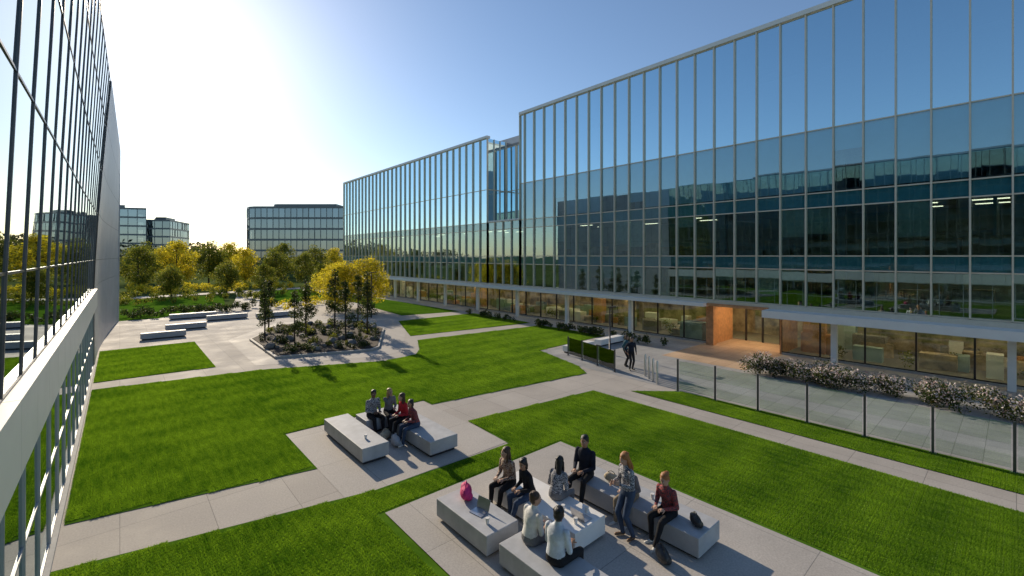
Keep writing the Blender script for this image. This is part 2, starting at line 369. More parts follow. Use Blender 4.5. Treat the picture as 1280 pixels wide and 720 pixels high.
# ------------------------------------------------------------------ curtain wall
def curtain(gb,fb,xf,ys,rows,side,fin=.14,fw=.06,fk='frame',jit=.0018,tk=None):
    for a,b in zip(ys[:-1],ys[1:]):
        for z0,z1,k in rows:
            ta,tb=np.random.normal(0,jit,2); yc=(a+b)/2; zc=(z0+z1)/2
            P=[(y,z) for y,z in((a,z0),(b,z0),(b,z1),(a,z1))]
            Q=[(xf(y,z)+ta*(y-yc)+tb*min(1,2/(z1-z0))*(z-zc),y,z) for y,z in P]
            if side<0: Q=Q[::-1]
            gb.quad(*Q,k)
    zs=[r[0] for r in rows]+[rows[-1][1]]
    for y in ys:
        for z0,z1 in zip(zs[:-1],zs[1:]):
            o=side*fin; i=-side*.05
            fb.hexa([(xf(y,z0)+i,y-fw/2,z0),(xf(y,z0)+o,y-fw/2,z0),(xf(y,z0)+o,y+fw/2,z0),(xf(y,z0)+i,y+fw/2,z0),
                     (xf(y,z1)+i,y-fw/2,z1),(xf(y,z1)+o,y-fw/2,z1),(xf(y,z1)+o,y+fw/2,z1),(xf(y,z1)+i,y+fw/2,z1)],fk)
    for z in zs:
        for a,b in zip(ys[:-1],ys[1:]):
            o=side*min(.045,fin*.6); i=-side*.04; e=fw/2+.001; q=min(.03,fw/2)
            fb.hexa([(xf(a,z)+i,a+e,z-q),(xf(a,z)+o,a+e,z-q),(xf(b,z)+o,b-e,z-q),(xf(b,z)+i,b-e,z-q),
                     (xf(a,z)+i,a+e,z+q),(xf(a,z)+o,a+e,z+q),(xf(b,z)+o,b-e,z+q),(xf(b,z)+i,b-e,z+q)],tk or fk)

def interiors(ib,x0,x1,y0,y1,floors,s=1):
    for z in floors:
        a,b=sorted((x0+.12*s,x1)); ib.box(a,b,y0,y1,z-.22,z,'ceil')
        a,b=sorted((x0+.13*s,x1)); ib.box(a,b,y0+.01,y1-.01,z+.003,z+.02,'carpet')
    a,b=sorted((x1,x1+.3*s)); ib.box(a,b,y0,y1,floors[0],floors[-1]+.001,'core')
    for f0,f1 in zip(floors[:-1],floors[1:]):
        y=y0+2
        while y<y1:
            a,b=sorted((x0+.8*s,x0+1.15*s)); ib.box(a,b,y,y+.35,f0+.02,f1-.22,'slab'); y+=6.0
        y=y0+.5
        while y<y1-1:
            h=random.uniform(.5,1.3); w=random.uniform(.4,1.6); x=x0+s*random.uniform(.6,4)
            a,b=sorted((x,x+.7*s)); ib.box(a,b,y,y+w,f0+.02,f0+.02+h,'furn' if random.random()<.7 else 'core'); y+=w+random.uniform(.1,1.0)
        y=y0+4
        while y<y1-1:
            if random.random()<.6:
                a,b=sorted((x0+2.0*s,x1)); ib.box(a,b,y,y+.1,f0+.021,f1-.23,'core')
            y+=random.uniform(3,7)
        y=y0+1.2
        while y<y1-1.5 and f1<9:
            if random.random()<.45:
                for xx in (3.4,5.8):
                    a,b=sorted((x0+xx*s,x0+(xx+.25)*s)); ib.box(a,b,y,y+1.2,f1-.25,f1-.222,'lit')
            y+=2.4

rb=empty('glass_office_building')
XF=27.0
xr=lambda y,z:XF
ys_n=[-8.3+1.2*i for i in range(32)]
ys_n=[y for y in ys_n if y<=29.0]+[29.5]
rowsN=[(2.85,4.78,'gv'),(4.78,5.5,'gs'),(5.5,8.0,'gv'),(8.0,8.74,'gs'),(8.74,12.0,'gm'),(12.0,18.1,'gt')]
gb=MB();fb=MB()
curtain(gb,fb,xr,ys_n,rowsN,-1)
ys_l=[29.5,30.65,31.85,33.05,34.2]
rowsL=[(2.85,4.78,'gv'),(4.78,5.5,'gs'),(5.5,8.0,'gv'),(8.0,8.74,'gs')]
curtain(gb,fb,xr,ys_l[:],rowsL,-1)
ys_f=[34.2+1.2*i for i in range(32)]
rowsF=[(2.85,4.78,'gv'),(4.78,5.5,'gs'),(5.5,8.0,'gv'),(8.0,8.74,'gs'),(8.74,12.0,'gt'),(12.0,17.0,'gt')]
curtain(gb,fb,xr,ys_f,rowsF,-1)
YE=ys_f[-1]
for i in range(3):
    x0=XF+i*.77; x1=x0+.77
    for z0,z1 in((8.8,12),(12,17)):
        gb.quad((x0,34.2,z0),(x1,34.2,z0),(x1,34.2,z1),(x0,34.2,z1),'gt')
    fb.box(x1-.03,x1+.03,34.1,34.26,8.8,17,'frame')
fb.box(XF,XF+2.3,34.14,34.24,11.95,12.05,'frame')
curtain(gb,fb,lambda y,z:XF+2.31,[29.5,31,32.6,34.1],[(8.8,12,'gt'),(12,16.4,'gt')],-1)
gb.build('glass_panes',rb)
fb.box(XF-.16,XF+.25,-8.3,29.53,18.131,18.38,'white')
fb.box(XF-.16,XF+.25,34.15,YE,17.031,17.26,'white')
fb.box(XF-.10,XF+2.3,29.54,34.12,8.775,8.9,'white')
fb.box(XF+.25,XF+22,-8.3,29.5,18.0,18.2,'roof')
fb.box(XF+.25,XF+22,34.25,YE,16.8,17.0,'roof')
fb.box(XF+2.35,XF+22,29.5,34.24,16.45,16.7,'roof')
fb.box(XF,XF+22,29.42,29.5,8.9,18.0,'clad')
fb.box(XF+.02,XF+22,-8.4,-8.31,2.8,18.2,'clad')
fb.box(XF+.02,XF+22,YE+.03,YE+.2,0,17.0,'clad')
fb.box(XF+22,XF+22.2,-8.4,YE+.2,0,16.8,'clad')
fb.box(XF+5,XF+18,31,60,17.2,18.4,'clad')
fb.build('frames_and_parapets',rb)
ib=MB()
interiors(ib,XF,XF+8,-8.2,29.3,[2.84,5.2,8.4,12.02,15.2,17.99])
interiors(ib,XF,XF+8,34.4,YE-.1,[2.84,5.2,8.4,12.02,16.79])
interiors(ib,XF,XF+8,29.35,34.35,[2.84,5.2,8.4])
for ya,yb in((-8.3,29.4),(29.6,YE)):
    ib.box(XF+.06,XF+.11,ya,yb,4.80,5.48,'spand'); ib.box(XF+.06,XF+.11,ya,yb,8.02,8.72,'spand')
for ys in (ys_n,ys_f):
    for a,b in zip(ys[:-1],ys[1:]):
        for z0,z1 in((2.9,4.74),(5.55,7.95)):
            if random.random()<.25:
                d=random.uniform(.25,.8)*(z1-z0); ib.box(XF+.07,XF+.075,a+.05,b-.05,z1-d,z1,'blind')
        if ys is ys_n:
            d=3.05 if random.random()<.7 else random.uniform(1.0,2.8); ib.box(XF+.07,XF+.078,a+.03,b-.03,11.9-d,11.9,'skyrefl')  # added sheets behind the panes, coloured like the reflected sky
ib.build('interior',rb)
gb=MB();fb=MB()
XG=27.9
rowsG=[(.12,2.45,'gg')]
curtain(gb,fb,lambda y,z:XG,[-8.3+1.9*i for i in range(9)]+[8.75],rowsG,-1,.05,.07,'dark')
curtain(gb,fb,lambda y,z:XG,[12.6+1.9*i for i in range(31)],rowsG,-1,.05,.07,'dark')
gb.quad((30.6,8.8,.1),(30.6,12.5,.1),(30.6,12.5,2.5),(30.6,8.8,2.5),'gg')
fb.box(30.55,30.66,10.6,10.7,.0,2.5,'dark'); fb.box(30.55,30.66,9.6,9.7,.0,2.5,'dark'); fb.box(30.55,30.66,11.6,11.7,0,2.5,'dark')
fb.box(25.7,XF+.9,-8.3,9.0,2.22,2.6,'white')
fb.box(26.2,XF+.9,12.4,YE,2.46,2.68,'white')
fb.box(26.6,30.6,9.001,12.399,2.5,2.66,'wood')
fb.box(26.75,XF+.7,-8.3,9.0,2.602,2.815,'frame'); fb.box(26.75,XF+.7,12.4,YE,2.682,2.815,'frame'); fb.box(26.75,XF+.7,9.001,12.399,2.662,2.815,'frame')
fb.box(27.8,30.6,8.72,8.8,0,2.5,'wood'); fb.box(27.8,30.6,12.5,12.58,0,2.5,'wood'); fb.box(27.3,27.75,12.3,12.75,0,2.46,'wood')
for i in range(3): fb.box(28.0+.9*i,28.25+.9*i,9.4,12.0,2.48,2.498,'litw')
fb.box(XG-.1,XG+.1,-8.3,8.7,0,.1,'slab'); fb.box(XG-.1,XG+.1,12.6,YE,0,.1,'slab')
y=-6
while y<YE-1:
    if not 8<y<12.6: 
        fb.box(27.1,27.35,y,y+.25,0,2.22 if y<8 else 2.46,'white')
    y+=6
fb.build('canopy_and_plinth',rb); gb.build('ground_floor_glazing',rb)
ib=MB()
ib.box(XG+.1,XF+21.9,-8.2,8.7,-.04,.02,'carpet'); ib.box(XG+.1,XF+21.9,12.6,YE,-.04,.02,'carpet'); ib.box(30.7,XF+21.9,8.71,12.59,-.04,.02,'carpet')
ib.box(XF+7,XF+7.3,-8.2,YE-.2,.02,2.6,'furn')
for i in range(140):
    y=random.uniform(-8,YE-2)
    if 7.5<y<12.7: continue
    x=XG+random.uniform(.5,5); h=random.choice([.45,.75,.75,1.1,2.0]); ib.box(x,x+random.uniform(.4,.9),y,y+random.uniform(.4,1.6),.021,h,random.choice(['furn','wood','white','core','carpet']))
y=-7.5
while y<YE-2:
    for x in (28.8,31.2): ib.box(x,x+.22,y,y+1.1,2.58,2.6,'litw')
    y+=2.6
ib.build('ground_floor_interior',rb)
sp=[(XG+random.uniform(.7,3),random.uniform(-7,YE-3),random.uniform(.35,.6)) for i in range(46)]
sp=[q for q in sp if not 7.5<q[1]<13]
o=shrub_mesh('indoor_plants',sp,6500,.06,'leafG'); o.parent=rb

# ------------------------------------------------------------------ left building
lb=empty('glass_wing_building')
def xt(y):
    return -.55 if y<20 else -.55+ (y-20)/30*.55
def xb(y):
    return -1.0 if y<34 else -1.0+((y-34)/16)**1.5*.85
def xl(y,z):
    t=max(0,min(1,(z-3.9)/10.5)); t=t**1.3
    return xb(y)*(1-t)+xt(y)*t
gb=MB();fb=MB()
ysl=[-6+1.35*i for i in range(28)]
ye=ysl[-1]
zr=[3.9,5.3,7.6,9.9,12.2,14.4]
curtain(gb,fb,xl,ysl,[(a,b,'gl') for a,b in zip(zr[:-1],zr[1:])],+1,.02,.032,'postm',.0015)
yc=[ye+(50-ye)*i/14 for i in range(15)]
for a,b in zip(yc[:-1],yc[1:]):
    for z0,z1 in zip(zr[:-1],zr[1:]):
        e=.012
        fb.quad((xl(a,z0+e)+.05,a+e,z0+e),(xl(b,z0+e)+.05,b-e,z0+e),(xl(b,z1-e)+.05,b-e,z1-e),(xl(a,z1-e)+.05,a+e,z1-e),'clad')
        fb.quad((xl(a,z0),a,z0),(xl(b,z0),b,z0),(xl(b,z1),b,z1),(xl(a,z1),a,z1),'dark')
curtain(gb,fb,lambda y,z:xb(y)+.0,[-6+1.5*i for i in range(28)],[(.1,1.5,'gl'),(1.5,2.96,'gl')],+1,.03,.05,'clad',.0015)
for a,b in zip(ysl[:-1],ysl[1:]):
    e=.006
    fb.hexa([(-3,a+e,3.0),(xb(a)+.16,a+e,3.0),(xb(b)+.16,b-e,3.0),(-3,b-e,3.0),(-3,a+e,3.86),(xb(a)+.16,a+e,3.86),(xb(b)+.16,b-e,3.86),(-3,b-e,3.86)],'white')
    fb.hexa([(xb(a)-.05,a,0),(xb(a)+.1,a,0),(xb(b)+.1,b,0),(xb(b)-.05,b,0),(xb(a)-.05,a,.07),(xb(a)+.1,a,.07),(xb(b)+.1,b,.07),(xb(b)-.05,b,.07)],'slab')
for a,b in zip(yc[:-1],yc[1:]):
    fb.quad((xb(a)+.05,a,0),(xb(b)+.05,b,0),(xb(b)+.05,b,3.9),(xb(a)+.05,a,3.9),'clad')
    fb.quad((xt(a)+.05,a,14.4),(xt(b)+.05,b,14.4),(-20,b,14.4),(-20,a,14.4),'roof')
fb.quad((-.05,50,0),(-20,50,0),(-20,50,14.4),(.05,50,14.4),'clad')
fb.quad((-20,50,0),(-20,-6,0),(-20,-6,14.4),(-20,50,14.4),'clad')
fb.quad((-20,-6.1,0),(-1,-6.1,0),(-.6,-6.1,14.4),(-20,-6.1,14.4),'clad')
fb.quad((-.5,-6,14.45),(-.5,ye,14.45),(-20,ye,14.45),(-20,-6,14.45),'roof')
fb.box(-.75,-.47,-6,20,14.45,14.6,'clad')
gb.build('glass_panes',lb); fb.build('frames_and_cladding',lb)
ib=MB()
for z in (3.95,7.6,11.1,14.3): ib.box(-9,-1.12,-5.9,ye,z-.25,z,'ceil')
ib.box(-9,-8.8,-5.9,ye,0,14.2,'core')
for i in range(90):
    y=random.uniform(-5,ye-2); z=random.choice([0.0,3.96,7.61]); x=-1.7-random.uniform(0,4)
    ib.box(x-.6,x,y,y+random.uniform(.4,1.6),z+.01,z+random.uniform(.5,1.6),'furn')
for i in range(7): ib.box(-2.2,-1.9,-3+5.5*i,-2.7+5.5*i,.01,13.9,'slab')
ib.build('interior',lb)

# ------------------------------------------------------------------ distant buildings
M['gfar']=glass('distant_glass',(.3,.36,.4),(.58,.68,.76),.42)
def block(name,foot,z1,nf,cellw,slabk,coreoff=3):
    rt=empty(name); gb=MB();fb=MB(); n=len(foot); fh=z1/nf
    cx=sum(p[0] for p in foot)/n; cy=sum(p[1] for p in foot)/n
    for j in range(n):
        p=Vector((foot[j][0],foot[j][1],0)); q=Vector((foot[(j+1)%n][0],foot[(j+1)%n][1],0)); d=q-p; Ln=d.length; d.normalize(); nr=Vector((d.y,-d.x,0))
        k=max(1,int(round(Ln/cellw)))
        for f_ in range(nf):
            for i in range(k):
                a=p+d*(Ln*i/k); b=p+d*(Ln*(i+1)/k); z0=f_*fh+.45; zz=(f_+1)*fh-.2
                t=np.random.normal(0,.12)
                gb.quad((a.x,a.y,z0),(b.x+nr.x*t,b.y+nr.y*t,z0),(b.x+nr.x*t,b.y+nr.y*t,zz),(a.x,a.y,zz),'gfar')
                m_=a+nr*.12; m2=a+d*.14+nr*.12; w2=a+d*.14-nr*.05; w1=a-nr*.05
                fb.hexa([(w1.x,w1.y,z0),(w2.x,w2.y,z0),(m2.x,m2.y,z0),(m_.x,m_.y,z0),(w1.x,w1.y,zz),(w2.x,w2.y,zz),(m2.x,m2.y,zz),(m_.x,m_.y,zz)],'mull')
    def off(t): return [(cx+(x-cx)*t,cy+(y-cy)*t) for x,y in foot]
    for f_ in range(nf+1):
        fb.prism(off(1.012),f_*fh-.2 if f_ else 0,f_*fh+(.45 if f_<nf else .5),slabk)
    fb.prism(off(.8),.95,z1-.5,'core')
    # roof plant
    fb.prism(off(.45),z1+.5,z1+2.0,slabk)
    fb.build('walls',rt); gb.build('windows',rt); return rt
u=Vector((.75,-.661)); w=Vector((.661,.75))
o=Vector((34.0,169.0))
def lp(a,b): q=o+u*a+w*b; return (q.x,q.y)
M['mull']=simple('bronze_spandrel',(.15,.17,.18),.4,.3)
fp=[lp(0,0),lp(46,0),lp(46,26),lp(0,26),lp(-4,22),lp(-6,16),lp(-6.5,10),lp(-5,4),lp(-2.5,1)]
block('distant_office_building',fp,21.7,6,2.0,'mull')
block('distant_apartment_building',[(-14,250),(-6,240),(8,234),(8,262),(-14,264)],24.5,7,3,'mull')
block('distant_apartment_building',[(8.3,236),(15.5,231),(24,252),(8.3,262)],20.0,6,3,'mull')

# ------------------------------------------------------------------ benches
def bench(x0,x1,y0,y1,k='bench',z=.45,name='concrete_bench',base=.006):
    rt=empty(name,((x0+x1)/2,(y0+y1)/2,0)); a=(x1-x0)/2;b=(y1-y0)/2
    g=MB(); g.box(-a,a,-b,b,.09,z,k); g.build('seat_block',rt,bevel=.015)
    g=MB(); g.box(-a+.07,a-.07,-b+.07,b-.07,base,.088,'dark'); g.build('plinth',rt)
    return rt
bench(4.95,5.72,6.3,8.0)
bench(6.2,7.1,5.3,7.75,'benchw')
bench(7.75,8.6,3.75,6.9)
bench(5.0,5.8,3.6,6.02)
bench(4.75,5.5,11.3,14.2)
bench(6.3,7.2,10.5,12.95)
bench(5.65,7.1,13.15,13.95)
for (x0,x1,y0,y1) in [(1.0,3.4,37.5,37.95),(2.5,5.0,41,41.5),(5.5,8.5,45,45.5),(3.2,6.6,48,48.6),(9,12,44,44.5)]: bench(x0,x1,y0,y1)
for (x0,x1,y0,y1) in [(18.9,21.2,16.6,17.1),(21.8,24.2,16.6,17.1)]: bench(x0,x1,y0,y1,'benchw',.42)

# ------------------------------------------------------------------ balustrade
def balustrade(p,q,n,h=1.25):
    rt=empty('glass_balustrade'); p=Vector(p);q=Vector(q);d=(q-p);Ln=d.length;d.normalize(); nn=Vector((-d.y,d.x,0))
    fb=MB();gb=MB()
    for i in range(n+1):
        c=p+d*(Ln*i/n); a=.028
        fb.box(c.x-a,c.x+a,c.y-a,c.y+a,.0,h+.06,'postm'); fb.box(c.x-.08,c.x+.08,c.y-.08,c.y+.08,.0,.02,'steel')
    for i in range(n):
        a=p+d*(Ln*i/n+.06); b=p+d*(Ln*(i+1)/n-.06)
        e=nn*.006
        gb.hexa([tuple(a-e)[:2]+(.12,),tuple(b-e)[:2]+(.12,),tuple(b+e)[:2]+(.12,),tuple(a+e)[:2]+(.12,),tuple(a-e)[:2]+(h,),tuple(b-e)[:2]+(h,),tuple(b+e)[:2]+(h,),tuple(a+e)[:2]+(h,)],'gb')
    fb.build('posts',rt); gb.build('panels',rt)
balustrade((17.0,-4.5,0),(17.0,9.1,0),9)
balustrade((17.6,12.6,0),(18.6,16.4,0),3,1.0)
for i in range(4):
    g=MB(); tube(g,[(0,0,0),(0,0,.95),(0,0,1.0)],[.05,.05,.03],'steel',12); o=g.build('steel_bollard',smooth=True); o.location=(17.3+.25*i,10.2+.35*i,0)
def lamp(x,y,h=3.4):
    rt=empty('street_lamp',(x,y,0)); g=MB(); tube(g,[(0,0,0),(0,0,.3),(0,0,.31),(0,0,h)],[.07,.07,.045,.035],'dark',10); g.build('pole',rt,True)
    g=MB(); g.box(-.1,.45,-.09,.09,h,h+.06,'dark'); g.build('lamp_head',rt,bevel=.01)
lamp(20.5,15.0,2.6); lamp(16.8,38,4); lamp(21.5,60,4)

# ------------------------------------------------------------------ people
def cloth(name,c,c2=None,scale=75):
    if c2 is None: return simple(name,c,.85,var=.22,scale=7,bump=.5,bscale=14,spec=.2)
    m,nt,out=nmat(name); b=N(nt,'ShaderNodeBsdfPrincipled',Roughness=.85); tc=N(nt,'ShaderNodeTexCoord')
    v=N(nt,'ShaderNodeTexVoronoi',Scale=float(scale)); L(nt,tc.outputs['Object'],v.inputs['Vector'])
    sx=N(nt,'ShaderNodeSeparateColor'); L(nt,v.outputs['Color'],sx.inputs[0])
    r=ramp(nt,sx.outputs[0],[(.45,c),(.55,c2)]); L(nt,r.outputs[0],b.inputs['Base Color'])
    n2=N(nt,'ShaderNodeTexNoise',Scale=14.0); L(nt,tc.outputs['Object'],n2.inputs['Vector']); bp=N(nt,'ShaderNodeBump',Strength=.5,Distance=.02); L(nt,n2.outputs['Fac'],bp.inputs['Height']); L(nt,bp.outputs[0],b.inputs['Normal'])
    L(nt,b.outputs[0],out.inputs[0]); return m
SK=[simple('skin_light',(.50,.30,.21),.5,var=.06),simple('skin_tan',(.33,.18,.11),.5,var=.06),simple('skin_brown',(.16,.08,.05),.5,var=.06)]
HR={'black':simple('hair_black',(.012,.010,.010),.4,var=.4,scale=40,bump=.5,bscale=90),'brown':simple('hair_brown',(.06,.03,.015),.45,var=.4,scale=40,bump=.5,bscale=90),
    'ginger':simple('hair_ginger',(.36,.14,.035),.45,var=.3,scale=40,bump=.5,bscale=90),'blonde':simple('hair_blonde',(.42,.28,.12),.45,var=.3,scale=40,bump=.5,bscale=90)}
EYE=simple('eye_white',(.7,.7,.7),.3,var=0); PUP=simple('eye_dark',(.03,.02,.015),.2,var=0); LIP=simple('lips',(.35,.12,.10),.5,var=0)
SHOE=[simple('shoe_white',(.6,.6,.58),.5),simple('shoe_black',(.03,.03,.03),.5),simple('shoe_brown',(.15,.08,.04),.5)]

def addloft(V,F,rings,n=14):
    i0=len(V)
    for c,a,b in rings:
        for k in range(n):
            t=6.28318*k/n; V.append(tuple(Vector(c)+Vector(a)*math.cos(t)+Vector(b)*math.sin(t)))
    m=len(rings)
    for j in range(m-1):
        for k in range(n):
            l=(k+1)%n; F.append((i0+j*n+k,i0+j*n+l,i0+(j+1)*n+l,i0+(j+1)*n+k))
    F.append(tuple(i0+k for k in reversed(range(n)))); F.append(tuple(i0+(m-1)*n+k for k in range(n)))
def cap(V,F,p0,p1,r0,r1,n=12,fl=1.0,up=None):
    p0=Vector(p0);p1=Vector(p1); d=(p1-p0)
    if d.length<1e-6: d=Vector((0,0,1e-4))
    dn=d.normalized(); u=dn.cross(Vector(up)) if up else dn.orthogonal(); u.normalize(); w=dn.cross(u)
    R_=[]
    for a in (80,50,20): R_.append((p0-dn*r0*math.sin(R(a)),u*r0*math.cos(R(a)),w*r0*math.cos(R(a))*fl))
    R_.append((p0,u*r0,w*r0*fl)); R_.append((p1,u*r1,w*r1*fl))
    for a in (20,50,80): R_.append((p1+dn*r1*math.sin(R(a)),u*r1*math.cos(R(a)),w*r1*math.cos(R(a))*fl))
    addloft(V,F,R_,n)
def ell(V,F,c,rx,ry,rz,rot=None,n=14,m=8):
    rg=[]; c=Vector(c); rot=rot or Matrix.Identity(3)
    for j in range(m+1):
        a=math.pi*(j+.15)/(m+.3)-math.pi/2
        rg.append((c+rot@Vector((0,0,rz*math.sin(a))),rot@Vector((rx*math.cos(a),0,0)),rot@Vector((0,ry*math.cos(a),0))))
    addloft(V,F,rg,n)
def remesh(V,F,vox,it=3,fac=.5):
    me=bpy.data.meshes.new('t'); me.from_pydata(V,[],F)
    bm=bmesh.new(); bm.from_mesh(me); bmesh.ops.recalc_face_normals(bm,faces=bm.faces); bm.to_mesh(me); bm.free()
    o=bpy.data.objects.new('t',me); COL.objects.link(o)
    r=o.modifiers.new('r','REMESH'); r.mode='VOXEL'; r.voxel_size=vox
    s=o.modifiers.new('s','SMOOTH'); s.factor=fac; s.iterations=it
    dg=bpy.context.evaluated_depsgraph_get(); m2=bpy.data.meshes.new_from_object(o.evaluated_get(dg))
    bpy.data.objects.remove(o); bpy.data.meshes.remove(me)
    m2.polygons.foreach_set('use_smooth',[True]*len(m2.polygons))
    return m2
def ik(a,b,l1,l2,hint):
    a=Vector(a);b=Vector(b);d=b-a;D=min(d.length,(l1+l2)*.995);dn=d.normalized();b=a+dn*D
    x=(l1*l1-l2*l2+D*D)/(2*D); h=math.sqrt(max(0,l1*l1-x*x)); hn=Vector(hint)-dn*Vector(hint).dot(dn); hn.normalize()
    return a+dn*x+hn*h,b
def hand(V,F,wr,dr,nrm,side,curl=.6,s=1):
    dr=Vector(dr).normalized(); nrm=(Vector(nrm)-dr*Vector(nrm).dot(dr)).normalized(); lat=dr.cross(nrm)*side
    rg=[]
    for t,wd,th in((-.01,.024,.018),(.02,.034,.017),(.05,.041,.016),(.08,.042,.014),(.092,.036,.011)):
        rg.append((Vector(wr)+dr*t*s,lat*wd*s,nrm*th*s))
    addloft(V,F,rg,12)
    for i,(off,ln) in enumerate(((-.031,.068),(-.0105,.078),(.0105,.072),(.030,.056))):
        p=Vector(wr)+dr*.083*s+lat*off*s; a=.25*curl; d=dr
        for q,(fr,r) in enumerate(((.45,.0095),(.3,.0085),(.25,.0075))):
            ang=a*(q+1)*.9; d=(dr*math.cos(ang)+nrm*math.sin(ang)+lat*off*1.2).normalized()
            p2=p+d*ln*fr*s; cap(V,F,p,p2,r*s,(r-.001)*s,8); p=p2; a+=.35*curl
    p=Vector(wr)+dr*.025*s-lat*.032*s; d=(dr*.7-lat*.7+nrm*.2).normalized()
    p2=p+d*.04*s; cap(V,F,p,p2,.012*s,.010*s,8); d=(dr*.9-lat*.2+nrm*.4).normalized(); cap(V,F,p2,p2+d*.032*s,.010*s,.008*s,8)

def person(name,x,y,face,top,bottom,skin=0,hair='brown',style='short',seat=.45,sc=1.0,lean=.05,hl=None,hr=None,yaw=0,pitch=0,sleeve=True,shoe=0,fem=False,legs=None,z0=.006,roll=0):
    S=sc; seated=seat is not None
    pz=(seat/S+.095) if seated else .93
    bones=[];V=[];F=[]
    def P(a,b,c): return Vector((a,b,c))
    w=.94 if fem else 1.04
    def tc(z):
        t=max(0,z/.5); return P(0,lean*t**1.2,pz+z*(1-.1*abs(lean)))
    prof=[(-.09,.13,.10),(-.02,.175,.13),(.06,.168 ,.125),(.14,.150*w,.115),(.22,.148*w,.112),(.30,.162*w,.122),(.38,.175*w,.12),(.43,.172*w,.10),(.465,.125*w,.08),(.50,.065,.062)]
    addloft(V,F,[(tc(z),P(a,0,0),P(0,b,0)) for z,a,b in prof],20)
    bones.append((tc(.09),tc(.42),.13,.13,'top')); bones.append((tc(-.04),tc(.0),.13,.13,'bottom'))
    if fem:
        for sx in(-1,1): ell(V,F,tc(.32)+P(.07*sx,.085,0),.06,.055,.06)
    sh=[tc(.42)+P(.165*w*sx,0,0) for sx in(-1,1)]
    nb=tc(.455); hc=tc(.49)+P(0,.03+.25*max(0,lean)*.3,.148)
    cap(V,F,nb,hc-P(0,.01,.06),.066,.055); bones.append((nb+P(0,0,.05),hc-P(0,0,.07),.045,.045,'skin'))
    HR_=Matrix.Rotation(R(yaw),3,'Z')@Matrix.Rotation(R(pitch),3,'X')
    def H(a,b,c): return hc+HR_@Vector((a,b,c))
    ell(V,F,H(0,0,.02),.076,.095,.100,HR_,18,12); ell(V,F,H(0,.03,-.045),.056,.064,.067,HR_)
    cap(V,F,H(0,.094,.005),H(0,.110,-.022),.010,.014,8)
    for sx in(-1,1): ell(V,F,H(.078*sx,-.005,-.01),.012,.022,.032,HR_,8,6); ell(V,F,H(.03*sx,.085,-.02),.018,.012,.015,HR_,8,6)
    bones.append((hc+P(0,0,.03),hc-P(0,0,.04),.09,.08,'skin'))
    hip=[P(.09*sx,0,pz-.03) for sx in(-1,1)]
    for i,sx in enumerate((-1,1)):
        if seated:
            lg=legs or ((.12,.60),(.12,.60))
            an=P(sx*lg[i][0],lg[i][1]-.12,.085); kn,an=ik(hip[i],an,.43,.42,(sx*.15,.5,1))
        elif legs: an=P(sx*legs[i][0],legs[i][1],.085); kn,an=ik(hip[i],an,.44,.43,(0,1,0))
        else: an=P(sx*.1,(-.04,.06)[i],.085); kn,an=ik(hip[i],an,.44,.43,(0,1,0))
        cap(V,F,hip[i],kn,.090,.060,14); bones.append((hip[i],kn,.090,.060,'bottom'))
        mid=kn.lerp(an,.3)-P(0,.012,0); cap(V,F,kn,mid,.060,.059,12); cap(V,F,mid,an,.059,.042,12); bones.append((kn,an,.058,.042,'bottom'))
        fd=P(sx*.25,1,0).normalized(); toe=an+fd*.14-P(0,0,.05)
        cap(V,F,an-P(0,.02,.045),toe,.04,.036,12,.8,(0,0,1)); cap(V,F,an,an-P(0,.01,.04),.037,.042,10)
        bones.append((an-P(0,.02,.05),toe,.04,.036,'shoe'))
    defl=(-.10,.30,pz+.13); defr=(.10,.30,pz+.13)
    if not seated: defl=(-.24,.08,pz-.03); defr=(.24,.05,pz-.02)
    wr=[Vector(hl or defl),Vector(hr or defr)]; hinfo=[]
    for i,sx in enumerate((-1,1)):
        el,wv=ik(sh[i],wr[i],.28,.25,(sx*.45,-.5,-.8))
        cap(V,F,sh[i],el,.062,.047,12); cap(V,F,el,wv,.046,.031,12)
        bones.append((sh[i],el,.062,.047,'top')); bones.append((el,wv-(wv-el)*.06,.045,.032,'top' if sleeve else 'skin'))
        if sleeve: bones.append((wv,wv,.02,.02,'skin'))
        hinfo.append((wv,(wv-el).normalized(),sx))
    me=remesh(V,F,.0125,4,.5)
    reg=['top','bottom','skin','shoe']; ms=[top,bottom,SK[skin],SHOE[shoe]]
    for m_ in ms: me.materials.append(m_)
    npz=len(me.polygons); cen=np.empty(npz*3); me.polygons.foreach_get('center',cen); cen=cen.reshape(-1,3)
    best=np.full(npz,1e9); idx=np.zeros(npz,int)
    for a,b,r0,r1,k in bones:
        a=np.array(a);b=np.array(b);d=b-a;l2=max(1e-9,(d@d)); t=np.clip(((cen-a)@d)/l2,0,1)
        ds=np.linalg.norm(cen-(a+t[:,None]*d),axis=1)-(r0+(r1-r0)*t)
        mk=ds<best; best[mk]=ds[mk]; idx[mk]=reg.index(k)
    me.polygons.foreach_set('material_index',idx.tolist())
    ob=bpy.data.objects.new(name,me); COL.objects.link(ob)
    ob.location=(x,y,z0); ob.rotation_euler=(0,0,R(face)); ob.scale=(S,S,S); me.name=name
    def child(nm,V2,F2,mat,vox=None):
        if vox: m3=remesh(V2,F2,vox,2,.5)
        else:
            m3=bpy.data.meshes.new(nm); m3.from_pydata(V2,[],F2); bm=bmesh.new(); bm.from_mesh(m3); bmesh.ops.recalc_face_normals(bm,faces=bm.faces); bm.to_mesh(m3); bm.free(); m3.polygons.foreach_set('use_smooth',[True]*len(m3.polygons))
        m3.materials.append(mat); c=bpy.data.objects.new(nm,m3); COL.objects.link(c); c.parent=ob; return c
    V2=[];F2=[]
    for wv,dr,sx in hinfo: hand(V2,F2,wv,dr,(-.3*sx,.1,-1) if seated else (-sx,0,0),sx if seated else -sx,.8)
    child('hands',V2,F2,SK[skin])
    V2=[];F2=[]
